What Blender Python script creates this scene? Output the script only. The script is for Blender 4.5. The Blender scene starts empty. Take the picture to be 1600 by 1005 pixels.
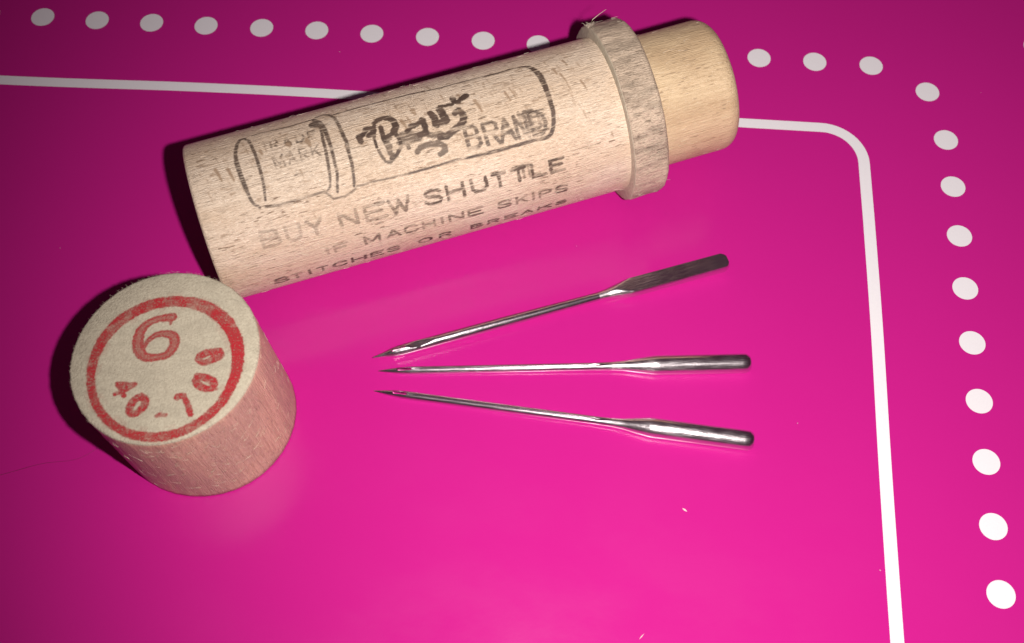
import bpy, bmesh, math, random
import numpy as np
from mathutils import Matrix, Vector

# ---------------------------------------------------------------- camera, world, lamp (1 unit = 1 cm)
S = bpy.context.scene
S.unit_settings.system = 'METRIC'
S.unit_settings.scale_length = 0.01
COL = S.collection

cam = bpy.data.cameras.new('camera')
cam.sensor_fit = 'HORIZONTAL'
cam.sensor_width = 36.0
cam.lens = 1916.505 * 36.0 / 1600.0
cam.clip_start = 0.05
cam.clip_end = 500
CAM = bpy.data.objects.new('camera', cam)
COL.objects.link(CAM)
CR = ((0.997722, -0.063866, 0.021725), (0.066619, 0.882102, -0.466323), (0.010618, 0.466708, 0.884348))
CAM.matrix_world = Matrix.Translation((-3.3918, -8.84289, 10.33335)) @ Matrix(CR).to_4x4()
cam.dof.use_dof = True
cam.dof.focus_distance = 11.4
cam.dof.aperture_fstop = 0.55
S.camera = CAM

W = bpy.data.worlds.new('World')
S.world = W
W.use_nodes = True
wb = W.node_tree.nodes['Background']
wb.inputs['Color'].default_value = (0.90, 0.30, 0.62, 1)
wb.inputs['Strength'].default_value = 0.044

fl = bpy.data.lights.new('phone_flash', 'SPOT')
fl.energy = 6650
fl.color = (1.0, 0.955, 0.90)
fl.spot_size = math.radians(105)
fl.spot_blend = 1.0
fl.shadow_soft_size = 0.13
FL = bpy.data.objects.new('phone_flash', fl)
COL.objects.link(FL)
FPOS = Vector((-2.66, -7.98, 9.12))
FL.location = FPOS
FL.rotation_euler = (Vector((-1.25, -3.45, 0)) - FPOS).to_track_quat('-Z', 'Y').to_euler()

S.render.engine = 'CYCLES'
S.cycles.use_denoising = True
S.cycles.max_bounces = 8
S.cycles.diffuse_bounces = 4
S.cycles.glossy_bounces = 5
S.cycles.transparent_max_bounces = 12
S.cycles.caustics_reflective = True
S.cycles.blur_glossy = 0.3
S.cycles.sample_clamp_indirect = 6.0
S.cycles.sample_clamp_direct = 3.0
vs = S.view_settings
vs.view_transform = 'Standard'
vs.look = 'None'
vs.exposure = 0.0
vs.gamma = 1.0

R = random.Random(7)
NR = np.random.RandomState(11)

# ---------------------------------------------------------------- helpers
def link(o, parent=None):
    COL.objects.link(o)
    if parent is not None:
        o.parent = parent
    return o

def empty(name, mat, label, cat, group=None):
    o = bpy.data.objects.new(name, None)
    o.empty_display_size = 0.2
    COL.objects.link(o)
    o.matrix_world = mat
    o['label'] = label
    o['category'] = cat
    if group:
        o['group'] = group
    return o

def mesh(name, verts, faces, mats, parent=None, smooth=True, midx=None):
    me = bpy.data.meshes.new(name)
    me.from_pydata([tuple(v) for v in verts], [], [tuple(f) for f in faces])
    for m in (mats if isinstance(mats, (list, tuple)) else [mats]):
        me.materials.append(m)
    if smooth:
        me.polygons.foreach_set('use_smooth', [True] * len(me.polygons))
    if midx is not None:
        me.polygons.foreach_set('material_index', midx)
    me.update()
    o = bpy.data.objects.new(name, me)
    return link(o, parent)

def lathe_x(prof, n=192, wob=None):
    """profile (x, r[, material]) turned about local X; r == 0 closes with a fan"""
    V, F, M = [], [], []
    rows = []
    for i, p in enumerate(prof):
        x, r = p[0], p[1]
        if r <= 1e-6:
            rows.append([len(V)])
            V.append((x, 0, 0))
            continue
        row = []
        for k in range(n):
            a = 2 * math.pi * k / n
            rr = r + (wob(x, a) if wob else 0)
            row.append(len(V))
            V.append((x, rr * math.sin(a), rr * math.cos(a)))
        rows.append(row)
    for i in range(len(rows) - 1):
        a, b = rows[i], rows[i + 1]
        m = prof[i + 1][2] if len(prof[i + 1]) > 2 else 0
        for k in range(n):
            k2 = (k + 1) % n
            if len(a) == 1 and len(b) == 1:
                continue
            if len(a) == 1:
                F.append((a[0], b[k2], b[k]))
            elif len(b) == 1:
                F.append((a[k], a[k2], b[0]))
            else:
                F.append((a[k], a[k2], b[k2], b[k]))
            M.append(m)
    return V, F, M

def vnoise(shape, cells, rs):
    """bilinear value noise, shape (h, w), cells (ch, cw)"""
    h, w = shape
    ch, cw = max(2, int(cells[0])), max(2, int(cells[1]))
    L = rs.rand(ch + 1, cw + 1)
    y = np.linspace(0, ch - 1e-6, h)
    x = np.linspace(0, cw - 1e-6, w)
    yi, xi = y.astype(int), x.astype(int)
    fy, fx = (y - yi)[:, None], (x - xi)[None, :]
    fy = fy * fy * (3 - 2 * fy)
    fx = fx * fx * (3 - 2 * fx)
    a = L[yi][:, xi]; b = L[yi][:, xi + 1]; c = L[yi + 1][:, xi]; d = L[yi + 1][:, xi + 1]
    return (a * (1 - fx) + b * fx) * (1 - fy) + (c * (1 - fx) + d * fx) * fy

class Raster:
    """coverage of flat print on a patch of surface: x along u, y along v"""
    def __init__(s, u0, u1, v0, v1, res):
        s.u0, s.v0, s.res = u0, v0, res
        s.w = int(round((u1 - u0) / res)) + 1
        s.h = int(round((v1 - v0) / res)) + 1
        s.c = np.zeros((s.h, s.w))
        s.U = u0 + np.arange(s.w) * res
        s.V = v0 + np.arange(s.h) * res
        s.warp = 0.006 * (vnoise((s.h, s.w), (s.h / 4, s.w / 6), NR) - 0.5) + 0.007 * (vnoise((s.h, s.w), (s.h / 2, s.w / 3), NR) - 0.5)

    def stroke(s, w0, w1, pts, ink=1.0, aa=None):
        aa = aa or s.res * 1.9
        n = len(pts) - 1
        for i in range(n):
            (x0, y0), (x1, y1) = pts[i], pts[i + 1]
            wa = w0 + (w1 - w0) * i / n
            wb_ = w0 + (w1 - w0) * (i + 1) / n
            pad = max(wa, wb_) / 2 + aa + 0.012
            i0 = max(0, int((min(x0, x1) - pad - s.u0) / s.res)); i1 = min(s.w, int((max(x0, x1) + pad - s.u0) / s.res) + 2)
            j0 = max(0, int((min(y0, y1) - pad - s.v0) / s.res)); j1 = min(s.h, int((max(y0, y1) + pad - s.v0) / s.res) + 2)
            if i0 >= i1 or j0 >= j1:
                continue
            X, Y = s.U[None, i0:i1], s.V[j0:j1, None]
            dx, dy = x1 - x0, y1 - y0
            L2 = dx * dx + dy * dy + 1e-12
            t = np.clip(((X - x0) * dx + (Y - y0) * dy) / L2, 0, 1)
            d = np.hypot(X - x0 - t * dx, Y - y0 - t * dy) + s.warp[j0:j1, i0:i1]
            hw = (wa + (wb_ - wa) * t) / 2
            cov = np.clip((hw - d) / aa + 0.5, 0, 1) * ink
            s.c[j0:j1, i0:i1] = np.maximum(s.c[j0:j1, i0:i1], cov)

    def build(s, name, mat, parent, place, thr=0.04):
        c = s.c
        q = np.maximum(np.maximum(c[:-1, :-1], c[1:, :-1]), np.maximum(c[:-1, 1:], c[1:, 1:])) > thr
        jj, ii = np.nonzero(q)
        ids = -np.ones((s.h, s.w), int)
        for dj, di in ((0, 0), (0, 1), (1, 1), (1, 0)):
            ids[jj + dj, ii + di] = 0
        vj, vi = np.nonzero(ids == 0)
        ids[vj, vi] = np.arange(len(vj))
        co = place(s.U[vi], s.V[vj])
        F = np.stack([ids[jj, ii], ids[jj, ii + 1], ids[jj + 1, ii + 1], ids[jj + 1, ii]], 1)
        o = mesh(name, co.tolist(), F.tolist(), mat, parent)
        at = o.data.attributes.new('ink', 'FLOAT', 'POINT')
        at.data.foreach_set('value', c[vj, vi].astype(np.float32))
        return o

# ---------------------------------------------------------------- materials
class NT:
    def __init__(s, name):
        s.m = bpy.data.materials.new(name)
        s.m.use_nodes = True
        s.t = s.m.node_tree
        s.b = s.t.nodes['Principled BSDF']
        s.out = s.t.nodes['Material Output']
    def n(s, typ, **kw):
        x = s.t.nodes.new(typ)
        for k, v in kw.items():
            setattr(x, k, v)
        return x
    def l(s, a, b):
        s.t.links.new(a, b)
    def coord(s, scale, off=(0, 0, 0)):
        if not hasattr(s, 'tc'):
            s.tc = s.n('ShaderNodeTexCoord')
        mp = s.n('ShaderNodeMapping')
        mp.inputs['Scale'].default_value = scale
        mp.inputs['Location'].default_value = off
        s.l(s.tc.outputs['Object'], mp.inputs['Vector'])
        return mp.outputs['Vector']
    def noise(s, scale, detail=2, rough=0.5, off=(0, 0, 0), dist=0.0):
        x = s.n('ShaderNodeTexNoise')
        x.inputs['Scale'].default_value = 1.0
        x.inputs['Detail'].default_value = detail
        x.inputs['Roughness'].default_value = rough
        x.inputs['Distortion'].default_value = dist
        s.l(s.coord(scale, off), x.inputs['Vector'])
        return x.outputs['Fac']
    def ramp(s, v, a, b, c0=0.0, c1=1.0):
        x = s.n('ShaderNodeMapRange')
        x.interpolation_type = 'SMOOTHSTEP'
        x.inputs['From Min'].default_value = a
        x.inputs['From Max'].default_value = b
        x.inputs['To Min'].default_value = c0
        x.inputs['To Max'].default_value = c1
        s.l(v, x.inputs['Value'])
        return x.outputs['Result']
    def math(s, op, a, b):
        x = s.n('ShaderNodeMath', operation=op)
        for i, v in enumerate((a, b)):
            if isinstance(v, (int, float)):
                x.inputs[i].default_value = v
            else:
                s.l(v, x.inputs[i])
        return x.outputs[0]
    def mix(s, fac, a, b, mode='MIX'):
        x = s.n('ShaderNodeMix', data_type='RGBA', blend_type=mode)
        if isinstance(fac, (int, float)):
            x.inputs[0].default_value = fac
        else:
            s.l(fac, x.inputs[0])
        for i, v in ((6, a), (7, b)):
            if isinstance(v, tuple):
                x.inputs[i].default_value = (*v, 1)
            else:
                s.l(v, x.inputs[i])
        return x.outputs[2]
    def bump(s, h, strength, dist, prev=None):
        x = s.n('ShaderNodeBump')
        x.inputs['Strength'].default_value = strength
        x.inputs['Distance'].default_value = dist
        s.l(h, x.inputs['Height'])
        if prev is not None:
            s.l(prev, x.inputs['Normal'])
        return x.outputs['Normal']

def ax(k, a, c):
    """scale vector: a along the grain axis k, c across"""
    return tuple(a if i == k else c for i in range(3))

def wood(name, axis, light, dark, fleck, fleck_amt=0.55, rough=0.5, bump=1.0, macro=None, band=None, fl_thr=(0.62, 0.70)):
    m = NT(name)
    fib = m.noise(ax(axis, 2.6, 75), 4, 0.65)
    fine = m.noise(ax(axis, 14, 150), 2, 0.5, (3, 1, 2))
    dash = m.noise(ax(axis, 9, 46), 1.5, 0.5, (7, 5, 3))
    dash2 = m.noise(ax(axis, 16, 70), 1, 0.5, (1, 15, 9))
    mac = m.noise(ax(axis, 0.9, 2.4), 3, 0.6, (2, 8, 4))
    c = m.mix(m.ramp(fib, 0.38, 0.74), light, dark)
    if macro:
        c = m.mix(m.ramp(mac, 0.42, 0.62), c, m.mix(0.6, c, macro))
    patch = m.ramp(m.noise(ax(axis, 1.6, 3.0), 2, 0.5, (4, 4, 9)), 0.42, 0.60, 0.08, 1.0)
    f1 = m.math('MULTIPLY', m.ramp(dash, *fl_thr), patch)
    f2 = m.math('MULTIPLY', m.ramp(dash2, 0.68, 0.77), 0.6)
    f = m.math('MULTIPLY', m.math('MAXIMUM', f1, f2), fleck_amt)
    c = m.mix(f, c, fleck)
    if band:
        bcol, bs, lo, hi, amt = band
        bn = m.noise(bs, 3, 0.6, (11, 2, 5))
        c = m.mix(m.math('MULTIPLY', m.ramp(bn, lo, hi), amt), c, bcol)
    sp = m.ramp(fine, 0.60, 0.74)
    c = m.mix(m.math('MULTIPLY', sp, 0.35), c, tuple(min(0.95, x * 1.25) for x in light))
    m.l(c, m.b.inputs['Base Color'])
    rr = m.ramp(fine, 0.3, 0.7, rough - 0.12, rough + 0.15)
    m.l(rr, m.b.inputs['Roughness'])
    m.b.inputs['IOR'].default_value = 1.5
    nb = m.bump(fib, 0.55 * bump, 0.02)
    nb = m.bump(fine, 0.7 * bump, 0.012, nb)
    nb = m.bump(m.math('SUBTRACT', 1.0, f1), 0.22 * bump, 0.012, nb)
    m.l(nb, m.b.inputs['Normal'])
    return m.m

def endgrain(name, light, dark):
    m = NT(name)
    a = m.noise((55, 55, 20), 3, 0.6)
    b = m.noise((5, 9, 4), 3, 0.6, (3, 3, 3))
    g = m.noise((120, 120, 40), 1, 0.5, (8, 1, 3))
    c = m.mix(m.ramp(a, 0.32, 0.70), light, dark)
    c = m.mix(m.ramp(b, 0.4, 0.65, 0, 0.28), c, tuple(x * 0.72 for x in dark))
    c = m.mix(m.ramp(g, 0.64, 0.74, 0, 0.5), c, tuple(x * 0.45 for x in dark))
    m.l(c, m.b.inputs['Base Color'])
    m.b.inputs['Roughness'].default_value = 0.78
    nb = m.bump(a, 0.6, 0.012)
    nb = m.bump(g, 0.5, 0.008, nb)
    m.l(nb, m.b.inputs['Normal'])
    return m.m

def ink_mat(name, col, col2, amount, axis=0, end=False, lo=0.46, hi=0.66, rough=0.6):
    m = NT(name)
    at = m.n('ShaderNodeAttribute', attribute_name='ink')
    s1 = m.noise((70, 70, 70) if end else ax(axis, 9, 75), 3, 0.65, (2, 6, 1))
    v = m.noise((12, 12, 12) if end else ax(axis, 5, 14), 2, 0.5, (5, 2, 1))
    c = m.mix(m.ramp(v, 0.35, 0.65), col, col2)
    m.l(c, m.b.inputs['Base Color'])
    m.b.inputs['Roughness'].default_value = rough
    m.b.inputs['Specular IOR Level'].default_value = 0.35
    # worn print: the ink skips where the grain dips
    wear = m.ramp(s1, lo, hi, 1.0, 0.45 if end else 0.32)
    fac = m.math('MULTIPLY', m.math('MULTIPLY', at.outputs['Fac'], wear), amount)
    tr = m.n('ShaderNodeBsdfTransparent')
    mx = m.n('ShaderNodeMixShader')
    m.l(fac, mx.inputs[0])
    m.l(tr.outputs[0], mx.inputs[1])
    m.l(m.b.outputs[0], mx.inputs[2])
    m.l(mx.outputs[0], m.out.inputs['Surface'])
    return m.m

def metal(name, lo, hi, base, glow):
    m = NT(name)
    a = m.noise((10, 90, 90), 3, 0.6)
    b = m.noise((45, 60, 60), 2, 0.6, (3, 1, 7))
    c = m.noise((2.5, 120, 120), 2, 0.6, (5, 5, 1))
    tg = m.n('ShaderNodeTangent', direction_type='RADIAL', axis='X')
    nb = m.bump(a, 0.12, 0.004)
    nb = m.bump(b, 0.12, 0.004, nb)
    nb = m.bump(c, 0.16, 0.004, nb)
    m.b.inputs['Base Color'].default_value = (*base, 1)
    m.b.inputs['Metallic'].default_value = 1.0
    m.b.inputs['Anisotropic'].default_value = 0.7
    m.l(tg.outputs[0], m.b.inputs['Tangent'])
    m.l(m.ramp(a, 0.3, 0.7, lo, hi), m.b.inputs['Roughness'])
    m.l(nb, m.b.inputs['Normal'])
    # drawing marks: a dull, rougher share of the surface
    d = m.n('ShaderNodeBsdfPrincipled')
    d.inputs['Base Color'].default_value = (*[x * 0.9 for x in base], 1)
    d.inputs['Metallic'].default_value = 1.0
    d.inputs['Roughness'].default_value = 0.41
    m.l(nb, d.inputs['Normal'])
    mx = m.n('ShaderNodeMixShader')
    m.l(m.ramp(c, 0.35, 0.70, glow * 0.35, glow * 1.6), mx.inputs[0])
    m.l(m.b.outputs[0], mx.inputs[1])
    m.l(d.outputs[0], mx.inputs[2])
    m.l(mx.outputs[0], m.out.inputs['Surface'])
    return m.m

def pink():
    m = NT('magenta_printed_plastic')
    a = m.noise((0.35, 0.35, 0.35), 2, 0.5)
    m.l(m.mix(a, (0.480, 0.0112, 0.210), (0.500, 0.0125, 0.223)), m.b.inputs['Base Color'])
    sm = m.noise((0.7, 1.1, 1), 4, 0.65, (1, 5, 2))
    m.l(m.ramp(sm, 0.3, 0.7, 0.17, 0.25), m.b.inputs['Roughness'])
    p = m.noise((26, 26, 26), 2, 0.5)
    m.l(m.bump(p, 0.10, 0.004), m.b.inputs['Normal'])
    return m.m

def whiteprint():
    m = NT('white_print')
    g = m.noise((40, 40, 40), 3, 0.6)
    m.l(m.mix(m.ramp(g, 0.4, 0.75, 0, 0.25), (0.77, 0.735, 0.775), (0.70, 0.64, 0.69)), m.b.inputs['Base Color'])
    m.b.inputs['Roughness'].default_value = 0.36
    return m.m

M_BARREL = wood('beech_barrel', 0, (0.73, 0.58, 0.45), (0.585, 0.45, 0.34), (0.22, 0.14, 0.09), 0.85, 0.29, 1.15, (0.60, 0.44, 0.31))
M_COLLAR = wood('beech_collar', 0, (0.63, 0.49, 0.37), (0.50, 0.38, 0.28), (0.18, 0.135, 0.095), 0.7, 0.44, 1.5, (0.42, 0.315, 0.235),
                band=((0.23, 0.175, 0.13), (1.8, 9.0, 9.0), 0.46, 0.64, 0.55))
M_PLUG = wood('beech_plug', 0, (0.64, 0.475, 0.30), (0.51, 0.36, 0.215), (0.24, 0.15, 0.09), 0.65, 0.40, 0.9, (0.45, 0.30, 0.175), fl_thr=(0.62, 0.71))
M_CAPSIDE = wood('beech_cap', 2, (0.74, 0.49, 0.345), (0.48, 0.295, 0.195), (0.26, 0.165, 0.12), 0.5, 0.42, 1.0, (0.48, 0.32, 0.24))
M_END = endgrain('beech_end_grain', (0.55, 0.49, 0.375), (0.45, 0.39, 0.295))
M_INK = ink_mat('worn_black_ink', (0.060, 0.036, 0.028), (0.105, 0.066, 0.050), 0.90)
M_SCRIPT = ink_mat('smudged_black_ink', (0.060, 0.036, 0.028), (0.105, 0.066, 0.050), 0.90, lo=0.54, hi=0.74)
M_TAN = ink_mat('tan_ray_fleck', (0.36, 0.235, 0.15), (0.42, 0.29, 0.19), 0.70, lo=0.6, hi=0.8)
M_RED = ink_mat('red_stamp_ink', (0.45, 0.012, 0.024), (0.40, 0.024, 0.032), 0.95, end=True, lo=0.44, hi=0.70)
M_METAL = metal('nickel_plated_blade', 0.13, 0.21, (0.66, 0.57, 0.63), 0.085)
M_SHANK = metal('nickel_plated_shank', 0.13, 0.25, (0.80, 0.72, 0.76), 0.13)
M_PINK = pink()
M_WHITE = whiteprint()
def plain(name, col, rough):
    m = NT(name)
    g = m.noise((30, 30, 30), 2, 0.5)
    m.l(m.mix(g, tuple(c * 0.85 for c in col), col), m.b.inputs['Base Color'])
    m.b.inputs['Roughness'].default_value = rough
    return m.m
M_LINT = plain('pale_lint', (0.70, 0.55, 0.55), 0.8)
M_FIBRE = plain('wood_fibre', (0.72, 0.60, 0.48), 0.6)

# ---------------------------------------------------------------- the table
def slab(x0, x1, y0, y1, z0, z1):
    n = 24
    V, F = [], []
    for j in range(n + 1):
        for i in range(n + 1):
            V.append((x0 + (x1 - x0) * i / n, y0 + (y1 - y0) * j / n, z1))
    for j in range(n):
        for i in range(n):
            a = j * (n + 1) + i
            F.append((a, a + 1, a + n + 2, a + n + 1))
    b = len(V)
    V += [(x0, y0, z0), (x1, y0, z0), (x1, y1, z0), (x0, y1, z0)]
    F.append((b + 3, b + 2, b + 1, b))
    F.append([b, b + 1] + list(range(n, -1, -1)))
    F.append([b + 1, b + 2] + [k * (n + 1) + n for k in range(n, -1, -1)])
    F.append([b + 2, b + 3] + [n * (n + 1) + k for k in range(0, n + 1)])
    F.append([b + 3, b] + [k * (n + 1) for k in range(0, n + 1)])
    return V, F
v, f = slab(-26, 18, -20, 14, -0.6, 0.0)
TABLE = mesh('tabletop', v, f, M_PINK, None, smooth=False)
TABLE['kind'] = 'structure'
TABLE['label'] = 'glossy magenta tabletop printed with a white line and white dots'

ZP = 0.003
def disc_mesh():
    n = 48
    V = [(0.124 * math.cos(2 * math.pi * k / n), 0.124 * math.sin(2 * math.pi * k / n), 0) for k in range(n)]
    me = bpy.data.meshes.new('printed_dot')
    me.from_pydata(V, [], [list(range(n))])
    me.materials.append(M_WHITE)
    return me
DOT = disc_mesh()
row = [(-8.998, -0.020), (-8.399, -0.020), (-7.803, -0.010), (-7.207, -0.006), (-6.600, 0.009), (-5.999, 0.019), (-5.398, 0.019),
       (-4.792, 0.020), (-4.186, 0.013), (-3.588, 0.007), (-2.99, 0.005), (-2.393, 0.003), (-1.798, 0.001), (-1.205, -0.001),
       (-0.607, -0.008), (-0.004, -0.016), (0.57, -0.327), (0.705, -0.944), (0.72, -1.526), (0.724, -2.115), (0.718, -2.715),
       (0.722, -3.308), (0.721, -3.914), (0.718, -4.515), (0.711, -5.123), (0.706, -5.728), (0.704, -6.33), (-9.6, -0.02), (1.80, 0.39)]
for x, y in row:
    d = link(bpy.data.objects.new('printed_dot', DOT), TABLE)
    d.location = (x, y, ZP)

def catmull(P, k=8):
    P = [Vector(p) for p in P]
    Q = [P[0] * 2 - P[1]] + P + [P[-1] * 2 - P[-2]]
    out = []
    for i in range(1, len(Q) - 2):
        a, b, c, d = Q[i - 1:i + 3]
        for j in range(k):
            t = j / k
            out.append(0.5 * ((2 * b) + (c - a) * t + (2 * a - 5 * b + 4 * c - d) * t * t + (3 * b - a - 3 * c + d) * t ** 3))
    out.append(P[-1])
    return out
arc = [(-0.585 + 0.42 * math.sin(a), -1.300 + 0.42 * math.cos(a)) for a in [math.radians(90 * k / 12) for k in range(13)]]
lp = catmull([(-13, -0.94), (-9.235, -0.905), (-7.203, -0.846), (-5.575, -0.825), (-3.5, -0.845), (-1.369, -0.882)], 8) + \
     [Vector(p) for p in arc] + catmull([(-0.164, -2.0), (-0.172, -3.2), (-0.196, -4.444), (-0.208, -5.345), (-0.216, -6.4), (-0.22, -9)], 6)
V, F = [], []
for i, p in enumerate(lp):
    t = (lp[min(i + 1, len(lp) - 1)] - lp[max(i - 1, 0)]).normalized()
    nn = Vector((-t.y, t.x))
    for s in (-1, 1):
        q = p + nn * s * 0.058
        V.append((q.x, q.y, ZP))
for i in range(len(lp) - 1):
    F.append((2 * i, 2 * i + 2, 2 * i + 3, 2 * i + 1))
mesh('printed_line', V, F, M_WHITE, TABLE, smooth=False)

# ---------------------------------------------------------------- needle case
A = Vector((-6.49361, -2.97527, 0.74006))
D = Vector((0.92768175, 0.37226118, 0.02877806)).normalized()
U = Vector((-0.37241543, 0.92806613, 0)).normalized()
Vv = D.cross(U)
RB, L1, L2, RC, RP, L3 = 0.7404, 3.878, 4.2185, 0.852, 0.634, 5.032
mw = Matrix(((D.x, U.x, Vv.x, A.x), (D.y, U.y, Vv.y, A.y), (D.z, U.z, Vv.z, A.z), (0, 0, 0, 1)))
CASE = empty('needle_case', mw, 'long round pale wooden needle case lying across the top, printed in worn black', 'needle case')

prof = [(0.03, 0, 1), (0.0, 0.40, 1), (0.0, RB - 0.03, 1), (0.008, RB - 0.010, 0), (0.03, RB, 0)]
prof += [(0.03 + (L1 + 0.02 - 0.03) * k / 40, RB, 0) for k in range(1, 41)]
v, f, mi = lathe_x(prof, 224)
mesh('barrel', v, f, [M_BARREL, M_END], CASE, midx=mi)

def cw(x, a):
    return 0.004 * math.sin(3 * a + 1) + 0.0035 * math.sin(7 * a + 9 * x) + 0.002 * math.sin(19 * a + 31 * x) + 0.0016 * math.sin(43 * a - 17 * x)
prof = [(L1, 0.70, 1), (L1, RC - 0.020, 1), (L1 + 0.006, RC - 0.007, 1), (L1 + 0.022, RC, 0)]
prof += [(L1 + 0.022 + (L2 - L1 - 0.05) * k / 10, RC - 0.004 * math.sin(math.pi * k / 10), 0) for k in range(1, 10)]
prof += [(L2 - 0.034, RC, 0), (L2 - 0.018, RC - 0.006, 0), (L2 - 0.005, RC - 0.022, 0), (L2, RC - 0.042, 1), (L2 + 0.002, 0.650, 1), (L2 - 0.004, 0.643, 1), (L2 - 0.08, 0.642, 1)]
v, f, mi = lathe_x(prof, 260, cw)
mesh('collar', v, f, [M_COLLAR, M_END], CASE, midx=mi)

def pw(x, a):
    return 0.003 * math.sin(2 * a) + 0.0015 * math.sin(9 * a + 5 * x)
prof = [(L2 - 0.08, RP - 0.004, 0)]
prof += [(L2 - 0.06 + (L3 - 0.13 - L2 + 0.06) * k / 16, RP, 0) for k in range(0, 17)]
prof += [(L3 - 0.13 + 0.13 * math.sin(b), RP - 0.085 * (1 - math.cos(b)), 0) for b in [math.radians(10 * k) for k in range(1, 10)]]
prof += [(L3 + 0.004, 0.36, 1), (L3 - 0.004, 0, 1)]
v, f, mi = lathe_x(prof, 192, pw)
mesh('plug', v, f, [M_PLUG, M_END], CASE, midx=mi)

# print on the barrel: strokes in (s along the barrel, t round the barrel), cm
FRAME_STROKES = [
    (0.0209, 0.0278, [(0.566, 0.313), (0.522, 0.314), (0.484, 0.24), (0.456, 0.13), (0.445, 0.03)]),
    (0.0348, 0.0302, [(0.445, 0.03), (0.449, -0.051), (0.456, -0.151), (0.463, -0.245)]),
    (0.0255, 0.0162, [(0.463, -0.245), (0.475, -0.337), (0.491, -0.39), (0.533, -0.429)]),
    (0.0186, 0.0232, [(0.57, 0.295), (0.593, 0.265), (0.606, 0.184), (0.618, 0.083), (0.623, -0.017)]),
    (0.0232, 0.0151, [(0.623, -0.017), (0.624, -0.106), (0.624, -0.189), (0.615, -0.277), (0.6, -0.35), (0.596, -0.382)]),
    (0.0093, 0.0116, [(0.634, 0.332), (0.717, 0.336), (0.805, 0.328), (0.937, 0.319), (1.025, 0.32), (1.137, 0.322), (1.194, 0.33)]),
    (0.0186, 0.0232, [(1.228, 0.179), (1.229, 0.096), (1.22, 0.011), (1.22, -0.068), (1.21, -0.164)]),
    (0.0232, 0.0116, [(1.21, -0.164), (1.199, -0.253), (1.187, -0.339), (1.163, -0.42), (1.12, -0.457)]),
    (0.0394, 0.0278, [(1.201, 0.302), (1.245, 0.236), (1.264, 0.114), (1.267, 0.009)]),
    (0.0255, 0.0162, [(1.267, 0.009), (1.268, -0.071), (1.264, -0.168), (1.258, -0.247), (1.255, -0.325), (1.233, -0.406), (1.212, -0.477)]),
    (0.0116, 0.0278, [(1.22, 0.353), (1.288, 0.363), (1.34, 0.335), (1.376, 0.253), (1.393, 0.144), (1.4, 0.034)]),
    (0.0278, 0.0162, [(1.4, 0.034), (1.412, -0.065), (1.404, -0.174), (1.403, -0.266), (1.391, -0.352), (1.378, -0.425), (1.365, -0.47)]),
    (0.0162, 0.0162, [(0.584, -0.438), (0.646, -0.448), (0.764, -0.45), (0.86, -0.453), (0.98, -0.451), (1.068, -0.448), (1.11, -0.454)]),
    (0.0139, 0.0162, [(1.113, -0.46), (1.164, -0.529), (1.261, -0.535), (1.332, -0.516), (1.371, -0.494)]),
    (0.0116, 0.0128, [(1.387, -0.476), (1.441, -0.48), (1.518, -0.476)]),
    (0.0139, 0.0128, [(1.381, 0.311), (1.483, 0.319), (1.596, 0.321), (1.729, 0.317)]),
    (0.0107, 0.0176, [(2.082, 0.312), (2.194, 0.299), (2.382, 0.278), (2.508, 0.283), (2.643, 0.278), (2.796, 0.273), (2.95, 0.268), (3.061, 0.277), (3.154, 0.262), (3.213, 0.231)]),
    (0.0293, 0.0469, [(3.194, 0.235), (3.221, 0.196), (3.242, 0.14), (3.256, 0.065)]),
    (0.0449, 0.0332, [(3.256, 0.065), (3.26, -0.036), (3.259, -0.125), (3.258, -0.217)]),
    (0.0313, 0.0254, [(3.258, -0.217), (3.252, -0.313), (3.235, -0.385), (3.213, -0.445), (3.182, -0.488), (3.142, -0.514)]),
    (0.0254, 0.0215, [(3.142, -0.514), (3.009, -0.506), (2.875, -0.507), (2.722, -0.508), (2.571, -0.504)]),
    (0.0195, 0.0117, [(2.571, -0.504), (2.439, -0.5), (2.3, -0.49), (2.158, -0.493), (1.97, -0.493), (1.858, -0.494)]),
    (0.0696, 0.058, [(1.179, 0.239), (1.233, 0.204)]),
]

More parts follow.
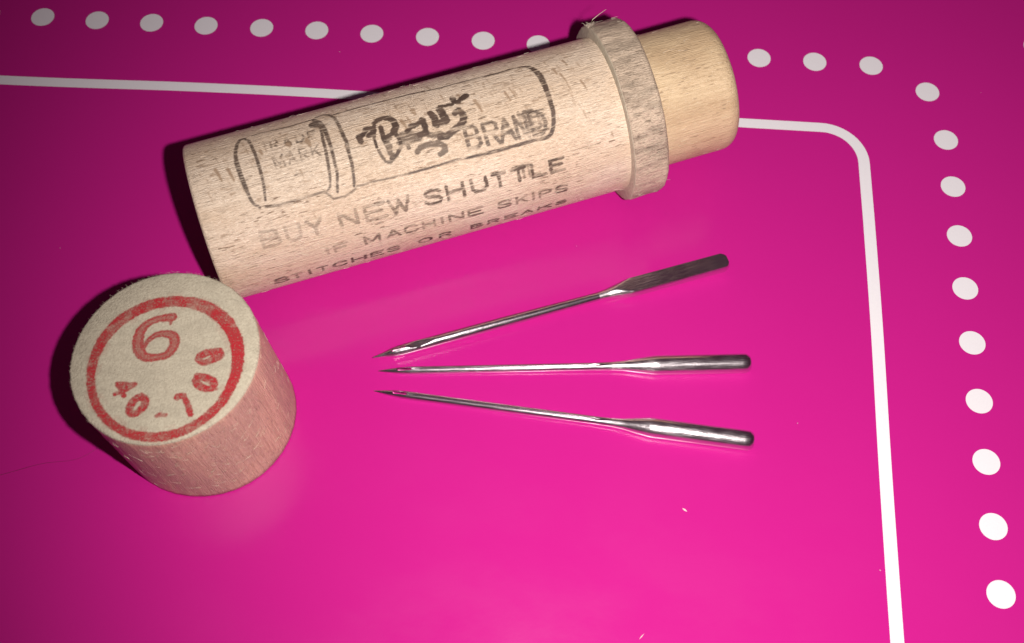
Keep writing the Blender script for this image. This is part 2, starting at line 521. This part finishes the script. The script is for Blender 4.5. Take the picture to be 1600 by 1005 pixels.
SCRIPT_STROKES = [
    (0.0449, 0.0391, [(1.533, -0.103), (1.529, -0.049), (1.569, -0.039), (1.606, -0.006)]),
    (0.0391, 0.0488, [(1.6, 0.008), (1.647, 0.009), (1.673, -0.017), (1.657, -0.057), (1.619, -0.061)]),
    (0.0352, 0.0488, [(1.69, 0.048), (1.729, 0.072), (1.788, 0.082), (1.838, 0.057)]),
    (0.0488, 0.0547, [(1.838, 0.057), (1.867, 0.01), (1.87, -0.048), (1.831, -0.101)]),
    (0.0293, 0.0215, [(1.697, 0.058), (1.667, -0.038), (1.653, -0.12), (1.653, -0.201)]),
    (0.0215, 0.0274, [(1.653, -0.201), (1.669, -0.273), (1.691, -0.34), (1.728, -0.355), (1.762, -0.337), (1.775, -0.293)]),
    (0.0371, 0.043, [(1.738, -0.016), (1.734, -0.081), (1.735, -0.144)]),
    (0.0391, 0.043, [(1.738, -0.166), (1.75, -0.219), (1.751, -0.277)]),
    (0.0352, 0.0352, [(1.85, -0.101), (1.789, -0.119), (1.732, -0.123)]),
    (0.0352, 0.0586, [(1.866, -0.143), (1.897, -0.162), (1.958, -0.21), (2.032, -0.212)]),
    (0.0391, 0.0449, [(1.946, -0.125), (1.993, -0.092), (2.052, -0.084), (2.115, -0.06)]),
    (0.0449, 0.0547, [(2.104, -0.051), (2.113, -0.114), (2.106, -0.184), (2.049, -0.187)]),
    (0.0352, 0.0293, [(1.847, -0.207), (1.915, -0.227), (1.919, -0.277)]),
    (0.0488, 0.0586, [(2.197, -0.007), (2.219, -0.06), (2.215, -0.134)]),
    (0.0586, 0.0645, [(2.287, 0.009), (2.3, -0.042), (2.309, -0.121)]),
    (0.0488, 0.0547, [(2.21, -0.122), (2.256, -0.126), (2.309, -0.121)]),
    (0.0488, 0.0488, [(2.127, -0.209), (2.167, -0.231), (2.224, -0.228)]),
    (0.0547, 0.0606, [(2.216, -0.255), (2.28, -0.263), (2.345, -0.233), (2.409, -0.212), (2.449, -0.173)]),
    (0.0567, 0.0469, [(2.449, -0.173), (2.475, -0.119), (2.447, -0.056), (2.403, -0.075)]),
    (0.0254, 0.0293, [(2.296, 0.042), (2.358, 0.027), (2.415, 0.025)]),
    (0.0488, 0.043, [(2.434, 0.089), (2.44, 0.047), (2.473, 0.029)]),
    (0.0352, 0.0547, [(2.468, 0.044), (2.511, 0.06), (2.554, 0.077)]),
    (0.0391, 0.0488, [(1.978, -0.331), (2.025, -0.297), (2.111, -0.292), (2.189, -0.314)]),
    (0.0488, 0.043, [(2.174, -0.3), (2.227, -0.343), (2.226, -0.38), (2.172, -0.403)]),
    (0.0684, 0.0586, [(1.899, -0.158), (1.97, -0.169), (2.043, -0.175)]),
    (0.043, 0.0391, [(1.783, -0.138), (1.746, -0.168), (1.767, -0.224)]),
    (0.0352, 0.0391, [(2.285, -0.245), (2.376, -0.227)]),
    (0.0391, 0.0352, [(1.997, -0.078), (2.053, -0.079), (2.105, -0.079)]),
    (0.0332, 0.0332, [(1.838, -0.108), (1.866, -0.173), (1.857, -0.249), (1.798, -0.309), (1.747, -0.323)]),
]

GL = {
 'A': [[(0, 0), (.5, 1), (1, 0)], [(.2, .36), (.8, .36)]],
 'B': [[(0, 0), (0, 1), (.72, 1), (.92, .88), (.92, .64), (.72, .53), (0, .53)], [(.72, .53), (1, .40), (1, .13), (.76, 0), (0, 0)]],
 'C': [[(1, .80), (.84, .96), (.5, 1), (.16, .92), (0, .68), (0, .32), (.16, .08), (.5, 0), (.84, .04), (1, .20)]],
 'D': [[(0, 0), (0, 1), (.6, 1), (.9, .84), (1, .5), (.9, .16), (.6, 0), (0, 0)]],
 'E': [[(1, 1), (0, 1), (0, 0), (1, 0)], [(0, .53), (.82, .53)]],
 'F': [[(1, 1), (0, 1), (0, 0)], [(0, .52), (.8, .52)]],
 'H': [[(0, 0), (0, 1)], [(1, 0), (1, 1)], [(0, .52), (1, .52)]],
 'I': [[(.5, 0), (.5, 1)]],
 'K': [[(0, 0), (0, 1)], [(1, 1), (.05, .42)], [(.36, .6), (1, 0)]],
 'L': [[(0, 1), (0, 0), (1, 0)]],
 'M': [[(0, 0), (0, 1), (.5, .2), (1, 1), (1, 0)]],
 'N': [[(0, 0), (0, 1), (1, 0), (1, 1)]],
 'O': [[(.5, 0), (.14, .1), (0, .35), (0, .65), (.14, .9), (.5, 1), (.86, .9), (1, .65), (1, .35), (.86, .1), (.5, 0)]],
 'P': [[(0, 0), (0, 1), (.75, 1), (1, .86), (1, .62), (.75, .48), (0, .48)]],
 'R': [[(0, 0), (0, 1), (.75, 1), (1, .88), (1, .64), (.75, .52), (0, .52)], [(.5, .52), (1, 0)]],
 'S': [[(.96, .82), (.78, .97), (.45, 1), (.12, .93), (.04, .75), (.16, .58), (.5, .51), (.86, .43), (1, .25), (.88, .07), (.5, 0), (.16, .04), (0, .2)]],
 'T': [[(0, 1), (1, 1)], [(.5, 1), (.5, 0)]],
 'U': [[(0, 1), (0, .3), (.16, .06), (.5, 0), (.84, .06), (1, .3), (1, 1)]],
 'W': [[(0, 1), (.25, 0), (.5, .85), (.75, 0), (1, 1)]],
 'Y': [[(0, 1), (.5, .48), (1, 1)], [(.5, .48), (.5, 0)]],
}
def letters(ras, items, base, top, w, skew=0.0):
    """items (char, s0, s1, ink[, width]); base/top as (s_a, t_a, s_b, t_b) lines"""
    def ln(q, s):
        return q[1] + (q[3] - q[1]) * (s - q[0]) / (q[2] - q[0])
    for it in items:
        ch, s0, s1, ink = it[:4]
        ww = it[4] if len(it) > 4 else w
        for st in GL[ch]:
            P = []
            for x, y in st:
                s = s0 + ww / 2 + (s1 - s0 - ww) * x + skew * y
                b, t = ln(base, s) + ww / 2, ln(top, s) - ww / 2
                P.append((s, b + (t - b) * y))
            ras.stroke(ww, ww, P, ink)

def on_barrel(s, t, r=RB + 0.002):
    a = t / RB
    return np.stack([s, r * np.sin(a), r * np.cos(a)], 1)

RES = 0.0055
def words(ras, spans):
    full = ras.c
    for a, b in spans:
        ras.c = full * ((ras.U >= a) & (ras.U <= b))[None, :]
        ras.build('printed_word', M_INK, CASE, on_barrel)
def fresh():
    return Raster(0.36, 3.36, -1.45, 0.45, RES)
def worn(r, holes, seed, grain=0.5):
    """letterpress on a rough cylinder: gaps drawn out along the grain"""
    rs = np.random.RandomState(seed)
    n1 = vnoise(r.c.shape, (r.h * RES / 0.020, r.w * RES / 0.10), rs)
    n2 = vnoise(r.c.shape, (r.h * RES / 0.055, r.w * RES / 0.13), rs)
    g = np.clip((n1 - grain * 0.5) * 5, 0, 1)
    p = np.clip((n2 - holes) * 5, 0.0, 1)
    r.c *= (0.30 + 0.70 * g) * (0.22 + 0.78 * p)

fr = fresh()
fr.warp *= 0.4
for w0, w1, P in FRAME_STROKES:
    ink = 0.95 if P[0][0] > 1.6 else 0.78
    if P[0][1] < -0.4 and P[0][0] < 1.6:
        ink = 0.55
    fr.stroke(w0 * 1.15 + .003, w1 * 1.15 + .003, P, ink)
fr.stroke(0.0165, 0.0150, [(1.729, 0.317), (1.9, 0.316), (2.082, 0.312)], 0.9)
fr.stroke(0.0160, 0.0155, [(1.518, -0.476), (1.70, -0.488), (1.858, -0.494)], 0.6)
worn(fr, -0.02, 3, 0.10)
fr.build('printed_frame', M_INK, CASE, on_barrel)

sc = fresh()
for w0, w1, P in SCRIPT_STROKES:
    sc.stroke(w0 * 1.12, w1 * 1.12, P, 0.95 if P[0][1] > -0.13 or P[0][0] > 2.2 else 0.62)
worn(sc, -0.05, 5, 0.22)
sc.build('printed_script', M_SCRIPT, CASE, on_barrel)

br = fresh()
letters(br, [('B', 2.42, 2.565, .72), ('R', 2.59, 2.735, .72), ('A', 2.72, 2.88, .72), ('N', 2.875, 3.00, .74), ('D', 3.01, 3.175, .74)],
        (2.42, -0.44, 3.17, -0.487), (2.42, -0.222, 3.17, -0.25), 0.034)
letters(br, [('N', 2.93, 3.06, .5), ('D', 2.98, 3.13, .55)], (2.42, -0.40, 3.17, -0.455), (2.42, -0.20, 3.17, -0.228), 0.03)
for k in range(5):
    br.stroke(0.022, 0.02, [(2.98 + .02 * k, -0.26 - 0.045 * k), (3.17, -0.262 - 0.045 * k)], 0.5)
worn(br, 0.10, 8, 0.35)
br.build('printed_brand_line', M_INK, CASE, on_barrel)

tm = fresh()
letters(tm, [('T', .69, .755, .28), ('R', .763, .835, .55), ('A', .875, .955, .5), ('D', .99, 1.075, .72), ('E', 1.10, 1.18, .6)],
        (.69, .062, 1.18, .058), (.69, .178, 1.18, .165), 0.017)
letters(tm, [('M', .755, .85, .55), ('A', .875, .955, .55), ('R', .985, 1.06, .55), ('K', 1.09, 1.17, .5)],
        (.69, -.142, 1.18, -.138), (.69, -.004, 1.18, -.012), 0.016)
tm.stroke(.018, .014, [(.755, -.02), (.765, -.10), (.80, -.135)], .7)
tm.stroke(.020, .014, [(.90, -.243), (.97, -.236), (1.04, -.232)], .5)
worn(tm, 0.22, 12, 0.5)
tm.build('printed_trade_mark', M_INK, CASE, on_barrel)

ins = fresh()
b1, t1 = (.44, -.806, 3.255, -.862), (.44, -.632, 3.255, -.714)
letters(ins, [('B', .45, .63, .32), ('U', .67, .82, .30), ('Y', .86, 1.02, .42), ('N', 1.15, 1.33, .46), ('E', 1.38, 1.59, .44), ('W', 1.60, 1.81, .60),
              ('S', 1.925, 2.10, .78), ('H', 2.13, 2.31, .82), ('U', 2.36, 2.525, .84), ('T', 2.56, 2.70, .86), ('T', 2.74, 2.89, .84),
              ('L', 2.925, 3.08, .84), ('E', 3.10, 3.255, .88)], b1, t1, 0.031)
letters(ins, [('T', 2.79, 2.93, .5), ('L', 2.90, 3.02, .4)], (.44, -.78, 3.255, -.84), (.44, -.62, 3.255, -.70), 0.026)
cc = ins.c.copy()
worn(ins, 0.16, 21, 0.45)
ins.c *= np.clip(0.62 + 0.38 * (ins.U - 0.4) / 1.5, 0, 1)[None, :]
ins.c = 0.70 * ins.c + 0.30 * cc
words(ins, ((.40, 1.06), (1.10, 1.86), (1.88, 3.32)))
ins = fresh()
b2, t2 = (.98, -1.066, 3.255, -1.128), (.98, -.958, 3.255, -1.02)
letters(ins, [('I', .965, 1.005, .30), ('F', 1.04, 1.18, .28), ('M', 1.32, 1.475, .62), ('A', 1.52, 1.665, .62), ('C', 1.69, 1.825, .70), ('H', 1.86, 1.99, .66),
              ('I', 2.03, 2.07, .66), ('N', 2.11, 2.26, .66), ('E', 2.29, 2.44, .70), ('S', 2.57, 2.715, .76), ('K', 2.75, 2.87, .60),
              ('I', 2.90, 2.94, .66), ('P', 2.97, 3.10, .66), ('S', 3.125, 3.26, .80)], b2, t2, 0.024)
cc = ins.c.copy()
worn(ins, 0.16, 22, 0.45)
ins.c = 0.65 * ins.c + 0.35 * cc
words(ins, ((.90, 1.24), (1.26, 2.50), (2.52, 3.32)))
ins = fresh()
b3, t3 = (.44, -1.328, 3.25, -1.365), (.44, -1.205, 3.25, -1.268)
letters(ins, [('S', .44, .585, .80), ('T', .60, .715, .5), ('I', .755, .80, .82), ('T', .84, .955, .66), ('C', .99, 1.13, .85), ('H', 1.165, 1.31, .9),
              ('E', 1.345, 1.475, .85), ('S', 1.50, 1.635, .9), ('O', 1.80, 1.94, .9), ('R', 2.00, 2.12, .9), ('B', 2.305, 2.43, .9), ('R', 2.47, 2.59, .9),
              ('E', 2.635, 2.77, .9), ('A', 2.80, 2.925, .9), ('K', 2.96, 3.11, .9), ('S', 3.14, 3.255, .9)], b3, t3, 0.025)
cc = ins.c.copy()
worn(ins, 0.16, 23, 0.45)
ins.c = 0.45 * ins.c + 0.55 * cc
words(ins, ((.38, 1.70), (1.72, 2.20), (2.22, 3.32)))

# tan ray flecks in the beech, lying across the grain
tf = Raster(0.05, 3.86, -1.0, 0.7, 0.0065)
for s, t, h, w in ((1.944, -.05, .11, .030), (2.0, -.03, .08, .016), (2.062, .051, .05, .05), (2.629, -.06, .13, .030), (2.963, -.03, .12, .018),
                   (2.909, -.05, .10, .022), (1.091, .028, .06, .05), (.673, .063, .05, .035), (.373, -.077, .12, .035), (.27, -.05, .13, .03), (.924, .066, .03, .06),
                   (3.45, -.02, .12, .02), (3.40, .08, .06, .03), (3.52, .16, .08, .02), (3.6, -.14, .10, .016), (2.35, .13, .07, .02), (2.5, .08, .08, .02)):
    tf.stroke(w, w * .5, [(s - h * .12, t + h / 2), (s, t), (s + h * .10, t - h / 2)], .85)
for k in range(260):
    s, t = R.uniform(.1, 3.8), R.gauss(.05, .28)
    if not -.9 < t < .6:
        continue
    if R.random() < .55:
        tf.stroke(R.uniform(.012, .026), .008, [(s, t), (s + R.uniform(.03, .09), t + R.uniform(-.004, .004))], R.uniform(.25, .7))
    else:
        h = R.uniform(.03, .09)
        tf.stroke(R.uniform(.010, .022), .007, [(s - h * .1, t + h / 2), (s + h * .1, t - h / 2)], R.uniform(.2, .55))
o = tf.build('grain_flecks', M_TAN, CASE, lambda s, t: on_barrel(s, t, RB + 0.001))
o['kind'] = 'stuff'

# loose wood fibres
def hair(V, F, P, r):
    P = [Vector(p) for p in P]
    for i, p in enumerate(P):
        t = (P[min(i + 1, len(P) - 1)] - P[max(i - 1, 0)]).normalized()
        a = t.orthogonal().normalized()
        b = t.cross(a)
        rr = r * (1 - 0.7 * i / (len(P) - 1))
        for k in range(3):
            q = p + rr * (math.cos(2.0944 * k) * a + math.sin(2.0944 * k) * b)
            V.append(tuple(q))
        if i:
            n = len(V) - 6
            for k in range(3):
                k2 = (k + 1) % 3
                F.append((n + k, n + k2, n + 3 + k2, n + 3 + k))

def rad(s, a, r):
    return Vector((s, r * math.sin(a), r * math.cos(a)))
V, F = [], []
a0 = math.radians(38)
hair(V, F, [rad(L1 + .02, a0, RC), rad(L1 + .06, a0 + .02, RC + .05), rad(L1 + .13, a0 + .03, RC + .08), rad(L1 + .20, a0, RC + .115)], .0042)
for k in range(34):
    a = a0 + R.gauss(.02, .05)
    s = L1 + R.uniform(-.01, .05)
    q = R.uniform(.012, .042)
    hair(V, F, [rad(s, a, RC - .01), rad(s + R.uniform(-.03, .03), a + R.uniform(-.03, .03), RC + q * .6), rad(s + R.uniform(-.05, .05), a + R.uniform(-.05, .05), RC + q)], .0022)
for k in range(320):
    z = R.random()
    if z < .62:
        s, r0 = R.uniform(.02, L1 - .05), RB
    elif z < .8:
        s, r0 = R.uniform(L1, L2 - .02), RC
    else:
        s, r0 = R.uniform(L2 + .02, L3 - .12), RP
    a = R.uniform(-2.1, 1.5)
    ln = R.uniform(.02, .08)
    q = R.uniform(.0005, .005)
    da = R.gauss(0, .03)
    hair(V, F, [rad(s, a, r0 - .001), rad(s + ln * .5, a + da * .5, r0 + q), rad(s + ln, a + da, r0 + q * R.uniform(.2, 1.6))], R.uniform(.0012, .0024))
o = mesh('wood_fibres', V, F, M_FIBRE, CASE)
o['kind'] = 'stuff'

# ---------------------------------------------------------------- cap
cB = Vector((-6.338, -4.56, 0))
cD = Vector((-0.0832, -0.0153, 0.9964)).normalized()
cX = Vector((0, 1, 0)).cross(cD).normalized()
cY = cD.cross(cX)
cm = Matrix(((cX.x, cY.x, cD.x, cB.x), (cX.y, cY.y, cD.y, cB.y), (cX.z, cY.z, cD.z, cB.z), (0, 0, 0, 1)))
CAP = empty('wooden_stopper', cm, 'short pale wooden cap standing on end, stamped with a red ring and red numbers', 'cap')
RCAP, HCAP = 0.788, 1.27
prof = [(.92, 0, 1), (.92, .64, 1), (0, .642, 1), (0, RCAP - .012, 1), (.012, RCAP, 0)]
prof += [(.012 + (HCAP - .035) * k / 24, RCAP + .0, 0) for k in range(1, 25)]
prof += [(HCAP - .010, RCAP - .006, 1), (HCAP, RCAP - .024, 1), (HCAP, .5, 1), (HCAP, 0, 1)]
def capw(x, a):
    return 0.003 * math.sin(2 * a + 1) + 0.0015 * math.sin(5 * a + 3 * x) + 0.0007 * math.sin(60 * a) + 0.0009 * math.sin(37 * a + 4)
v, f, mi = lathe_x(prof, 240, capw)
vv = []
for (z, p, q) in v:                       # lathe axis -> local z; foot cut level with the table
    x, y = q, p
    if z < .9:
        lo = -(x * cX.z + y * cY.z) / cD.z
        z = lo + (z / .9) * (.9 - lo) if z < .9 else z
    vv.append((x, y, z))
f = [tuple(reversed(q)) for q in f]
mesh('cap_body', vv, f, [M_CAPSIDE, M_END], CAP, midx=mi)

def on_cap(a, b):
    return np.stack([a, b, np.full_like(a, HCAP + 0.002)], 1)
def capr():
    return Raster(-.72, .76, -.82, .62, 0.005)
rg = capr()
PX, PY = np.meshgrid(rg.U, rg.V)
ro = np.hypot(PX - .026, PY + .098)
ri = np.hypot(PX - .019, PY + .116)
rw = rg.warp * 1.2
ring = np.clip((.657 + .008 * np.sin(3 * np.arctan2(PY, PX)) - ro + rw) / .011 + .5, 0, 1) * np.clip((ri - .566 + rw) / .011 + .5, 0, 1)
ang = np.arctan2(PY + .1, PX - .02)
bold = np.exp(-((ang - .12) / .45) ** 2)
rs = np.random.RandomState(4)
pat = vnoise(rg.c.shape, (26, 26), rs)
pat2 = vnoise(rg.c.shape, (90, 90), rs)
rg.c = ring * np.clip(.74 + .5 * bold + .5 * (pat - .5) + .35 * (pat2 - .5), .2, 1)
rg.c = np.maximum(rg.c, .10 * np.clip((.70 - ro) / .05, 0, 1) * np.clip((ri - .50) / .05, 0, 1) * (pat > .55))
rg.build('stamped_ring', M_RED, CAP, on_cap)

nm = capr()
six = [(0.006, 0.35), (-0.076, 0.338), (-0.17, 0.305), (-0.235, 0.232), (-0.248, 0.135), (-0.222, 0.04), (-0.155, -0.022), (-0.064, -0.022),
       (0.03, 0.008), (0.068, 0.10), (0.045, 0.172), (-0.02, 0.196), (-0.105, 0.18), (-0.165, 0.12), (-0.185, 0.055)]
def cat2(P, k=5):
    return [(p.x, p.y) for p in catmull([Vector((x, y)) for x, y in P], k)]
q = cat2(six)
def vstroke(ras, P, W, ink):
    n = len(P) - 1
    for i in range(n):
        u = i / n * (len(W) - 1)
        k = min(int(u), len(W) - 2)
        w = W[k] + (W[k + 1] - W[k]) * (u - k)
        ras.stroke(w, w, [P[i], P[i + 1]], ink)
vstroke(nm, q, [.076, .064, .066, .090, .100, .088, .068, .062, .084, .088, .068, .052, .038, .034], .76)
nm.stroke(.030, .022, [(0.012, 0.372), (-0.004, 0.285)], .66)
inl = capr()
vstroke(inl, q, [.030, .026, .026, .036, .042, .036, .026, .024, .034, .036, .028, .016, .006, .004], 1.0)
nm.c *= 1 - .27 * inl.c
nm.build('stamped_six', M_RED, CAP, on_cap)

ng = capr()
for P in ([(-0.335, -0.272), (-0.193, -0.271)], [(-0.193, -0.271), (-0.262, -0.325), (-0.340, -0.362)], [(-0.318, -0.290), (-0.262, -0.375)], [(-0.300, -0.285), (-0.24, -0.30)]):
    ng.stroke(.046, .038, P, .88)
for P in ([(-0.117, -0.372), (-0.073, -0.41), (-0.082, -0.465), (-0.125, -0.522), (-0.178, -0.525), (-0.19, -0.474), (-0.165, -0.41), (-0.117, -0.372)],
          [(0.315, -0.180), (0.383, -0.192), (0.45, -0.222), (0.468, -0.262), (0.445, -0.290), (0.37, -0.277), (0.318, -0.235), (0.315, -0.180)],
          [(0.455, 0.050), (0.476, 0.012), (0.43, -0.020), (0.352, -0.058), (0.305, -0.042), (0.305, -0.002), (0.372, 0.036), (0.455, 0.050)]):
    c2 = cat2(P, 4)
    vstroke(ng, c2, [.060, .070, .050, .070, .058], .95)
ng.stroke(.03, .018, [(0.445, -0.290), (0.505, -0.288)], .85)
ng.stroke(.05, .05, [(0.455, 0.046), (0.478, 0.02)], .85)
for P in ([(0.048, -0.54), (0.075, -0.518)], [(0.075, -0.532), (0.12, -0.530)]):
    ng.stroke(.034, .030, P, .78)
ng.stroke(.062, .040, [(0.190, -0.368), (0.232, -0.356), (0.255, -0.39)], .9)
ng.stroke(.046, .050, [(0.235, -0.36), (0.277, -0.424), (0.322, -0.515)], .9)
p3 = vnoise(ng.c.shape, (70, 70), np.random.RandomState(9))
ng.c *= np.clip(.75 + .7 * (p3 - .45), .35, 1)
ng.build('stamped_numbers', M_RED, CAP, on_cap)

V, F = [], []
for k in range(260):
    a = R.uniform(-2.9, .6)
    z = R.uniform(.08, HCAP - .06)
    d = R.gauss(0, .06)
    ln = R.uniform(.02, .07)
    q = R.uniform(.001, .005)
    P = []
    for e in (0, .5, 1):
        r = RCAP + (-.001, q, q * R.uniform(.3, 1.5))[int(e * 2)]
        P.append(Vector((r * math.cos(a + d * e), r * math.sin(a + d * e), z + ln * (e - .5))))
    hair(V, F, P, R.uniform(.0012, .0024))
for k in range(260):
    a = R.uniform(0, 6.283)
    q = R.uniform(.0005, .004)
    P = [Vector(((RCAP - .014) * math.cos(a), (RCAP - .014) * math.sin(a), HCAP - .004)),
         Vector(((RCAP + q * .3) * math.cos(a + .01), (RCAP + q * .3) * math.sin(a + .01), HCAP - .004 + q * .5)),
         Vector(((RCAP + q) * math.cos(a + R.gauss(0, .02)), (RCAP + q) * math.sin(a), HCAP + R.uniform(-.01, .01)))]
    hair(V, F, P, R.uniform(.0008, .0014))
o = mesh('wood_fibres', V, F, M_FIBRE, CAP)
o['kind'] = 'stuff'

# ---------------------------------------------------------------- needles
def interp(T, x):
    for (x0, y0), (x1, y1) in zip(T, T[1:]):
        if x <= x1:
            u = max(0, (x - x0) / (x1 - x0))
            return y0 + (y1 - y0) * u
    return T[-1][1]

def sstep(a, b, x):
    t = min(1, max(0, (x - a) / (b - a)))
    return t * t * (3 - 2 * t)

def ring_pts(x, r, flat, groove, scarf, up, n=40):
    P = []
    for k in range(n):
        a = 2 * math.pi * k / n
        y, z = r * math.cos(a), r * math.sin(a)
        if groove > 0:                                   # long groove along the upper side of the blade
            z -= groove * r * math.exp(-((a - math.pi / 2) / .17) ** 2)
        if scarf > 0 and z < -r * (1 - scarf):           # scarf ground away behind the eye
            z = -r * (1 - scarf)
        lim = -r * (1 - .42 * flat)
        if z < lim:                                      # flat ground on the shank
            z = lim
        P.append((x, y, z if not up else -z))
    return P

def loft(rows, cap0, cap1, flip):
    V = [p for r in rows for p in r]
    n = len(rows[0])
    F = []
    for i in range(len(rows) - 1):
        for k in range(n):
            k2 = (k + 1) % n
            q = (i * n + k, i * n + k2, (i + 1) * n + k2, (i + 1) * n + k)
            F.append(q if flip else tuple(reversed(q)))
    if cap0:
        q = list(range(n))
        F.append(q if not flip else q[::-1])
    if cap1:
        q = [(len(rows) - 1) * n + k for k in range(n)]
        F.append(q[::-1] if not flip else q)
    return V, F

def make_needle(tip, ang, L, label, up, thick, xs, pitch=0.0):
    c, s = math.cos(ang), math.sin(ang)
    m = Matrix.Translation(tip) @ Matrix(((c, -s, 0), (s, c, 0), (0, 0, 1))).to_4x4() @ Matrix.Rotation(-pitch, 4, 'Y')
    root = empty('sewing_machine_needle', m, label, 'needle', 'loose sewing machine needles fanned out on the table')
    a0, a1 = xs                                          # shoulder start and shank start
    tk = thick
    T = [(0, .003), (.04, .010), (.12, .022), (.20, .034 * tk), (.27, .040 * tk), (.36, .041 * tk), (.6, .040 * tk), (1.3, .040 * tk), (a0 - .15, .038 * (1 + (tk - 1) * .4)),
         (a0, .0405), (a0 + (a1 - a0) * .3, .050), (a0 + (a1 - a0) * .7, .076), (a1, 0.092), (L - .045, 0.092), (L - .012, .076), (L, .062)]
    XB = [0, .01, .03, .06, .09] + [.12 + .02 * k for k in range(int((a0 - .12) / .02))] + [a0]
    rows = []
    for x in XB:
        g = .42 * sstep(.22, .40, x) * (1 - sstep(a0 - .22, a0 - .04, x))
        sc_ = .28 * sstep(.33, .40, x) * (1 - sstep(.44, .62, x))
        rows.append(ring_pts(x, interp(T, x), 0, g, sc_, up))
    v, f = loft(rows, True, True, up)
    b = mesh('blade', v, f, M_METAL, root)
    # the eye: a slot cut right through the blade
    cv, cf = [], []
    for z in (-.3, .3):
        for k in range(20):
            a = 2 * math.pi * k / 20
            cv.append((.245 + (.055 if math.cos(a) > 0 else -.055) + .013 * math.cos(a), .013 * math.sin(a), z))
    for k in range(20):
        k2 = (k + 1) % 20
        cf.append((k, k2, 20 + k2, 20 + k))
    cf.append(list(range(19, -1, -1)))
    cf.append(list(range(20, 40)))
    cut = mesh('eye_cutter', cv, cf, M_METAL, root)
    md = b.modifiers.new('eye', 'BOOLEAN')
    md.operation = 'DIFFERENCE'
    md.solver = 'EXACT'
    md.object = cut
    bpy.context.view_layer.update()
    ev = b.evaluated_get(bpy.context.evaluated_depsgraph_get())
    nm_ = bpy.data.meshes.new_from_object(ev)
    b.modifiers.clear()
    if len(nm_.polygons) > 200:
        b.data = nm_
    bpy.data.objects.remove(cut, do_unlink=True)
    b.data.set_sharp_from_angle(angle=math.radians(40)) if hasattr(b.data, 'set_sharp_from_angle') else None
    # shank with its ground flat
    XS = [a0 + (a1 - a0) * k / 14 for k in range(15)] + [a1 + (L - .045 - a1) * k / 20 for k in range(1, 21)] + [L - .030, L - .012, L - .003, L]
    rows = []
    for x in XS:
        fl_ = sstep(a0 + (a1 - a0) * .35, a1 + .02, x)
        r = interp(T, x)
        P = ring_pts(x, r, 0, 0, 0, up)
        lim = 0.092 * .58 if fl_ > 0 else r
        lim = r + (lim - r) * fl_ if r > 0.092 * .58 or fl_ == 0 else r
        Q = []
        for (px, py, pz) in P:
            if up and pz > lim:
                pz = lim
            if not up and pz < -lim:
                pz = -lim
            Q.append((px, py, pz))
        rows.append(Q)
    v, f = loft(rows, False, True, up)
    sh = mesh('shank', v, f, M_SHANK, root)
    sh.data.set_sharp_from_angle(angle=math.radians(32)) if hasattr(sh.data, 'set_sharp_from_angle') else None
    return root

make_needle((-4.9048, -3.9128, 0.092), .36982, 3.537, 'top needle of the fan, slanting upward, the dark flat of its shank up', True, 1.22, (2.22, 2.55))
make_needle((-4.8513, -4.0114, .015), .0898, 3.468, 'middle needle of the fan, nearly level, with its rounded shank up', False, .92, (2.17, 2.58), .0115)
make_needle((-4.8687, -4.2157, .015), -.0770, 3.492, 'bottom needle of the fan, slanting down, its rounded shank glinting bright', False, .95, (2.20, 2.56), .0115)

# ---------------------------------------------------------------- specks of lint on the table
V, F = [], []
def flake(x, y, l, w, a, h=.006):
    n = len(V)
    c, s = math.cos(a), math.sin(a)
    for (p, q, z) in ((-l, 0, .002), (0, -w, .003), (l, 0, .002), (0, w, .003), (l * .1, 0, h)):
        V.append((x + c * p - s * q, y + s * p + c * q, z))
    for k in range(4):
        F.append((n + k, n + (k + 1) % 4, n + 4))
flake(-2.0, -5.16, .028, .009, -.6, .012)
flake(-2.36, -6.3, .035, .004, .9)
flake(-1.95, -1.28, .015, .010, .5)
for k in range(12):
    flake(R.uniform(-9, 1.5), R.uniform(-6.2, .8), R.uniform(.003, .009), R.uniform(.002, .004), R.uniform(0, 3.1))
o = mesh('dust_specks', V, F, M_LINT, None)
o['kind'] = 'stuff'
o['label'] = 'tiny pale specks of dust scattered over the pink tabletop'
o['category'] = 'dust'

V, F = [], []
hair(V, F, [Vector((p.x, p.y, .006 + .004 * math.sin(i * .7))) for i, p in enumerate(catmull([Vector(q) for q in ((-8.35, -5.38), (-8.02, -5.24), (-7.72, -5.13), (-7.42, -5.06), (-7.22, -4.90))], 6))], .0030)
o = mesh('stray_hair', V, F, plain('dark_hair', (0.22, 0.012, 0.08), 0.5), None)
o['label'] = 'fine dark stray hair lying on the pink tabletop left of the cap'
o['category'] = 'hair'
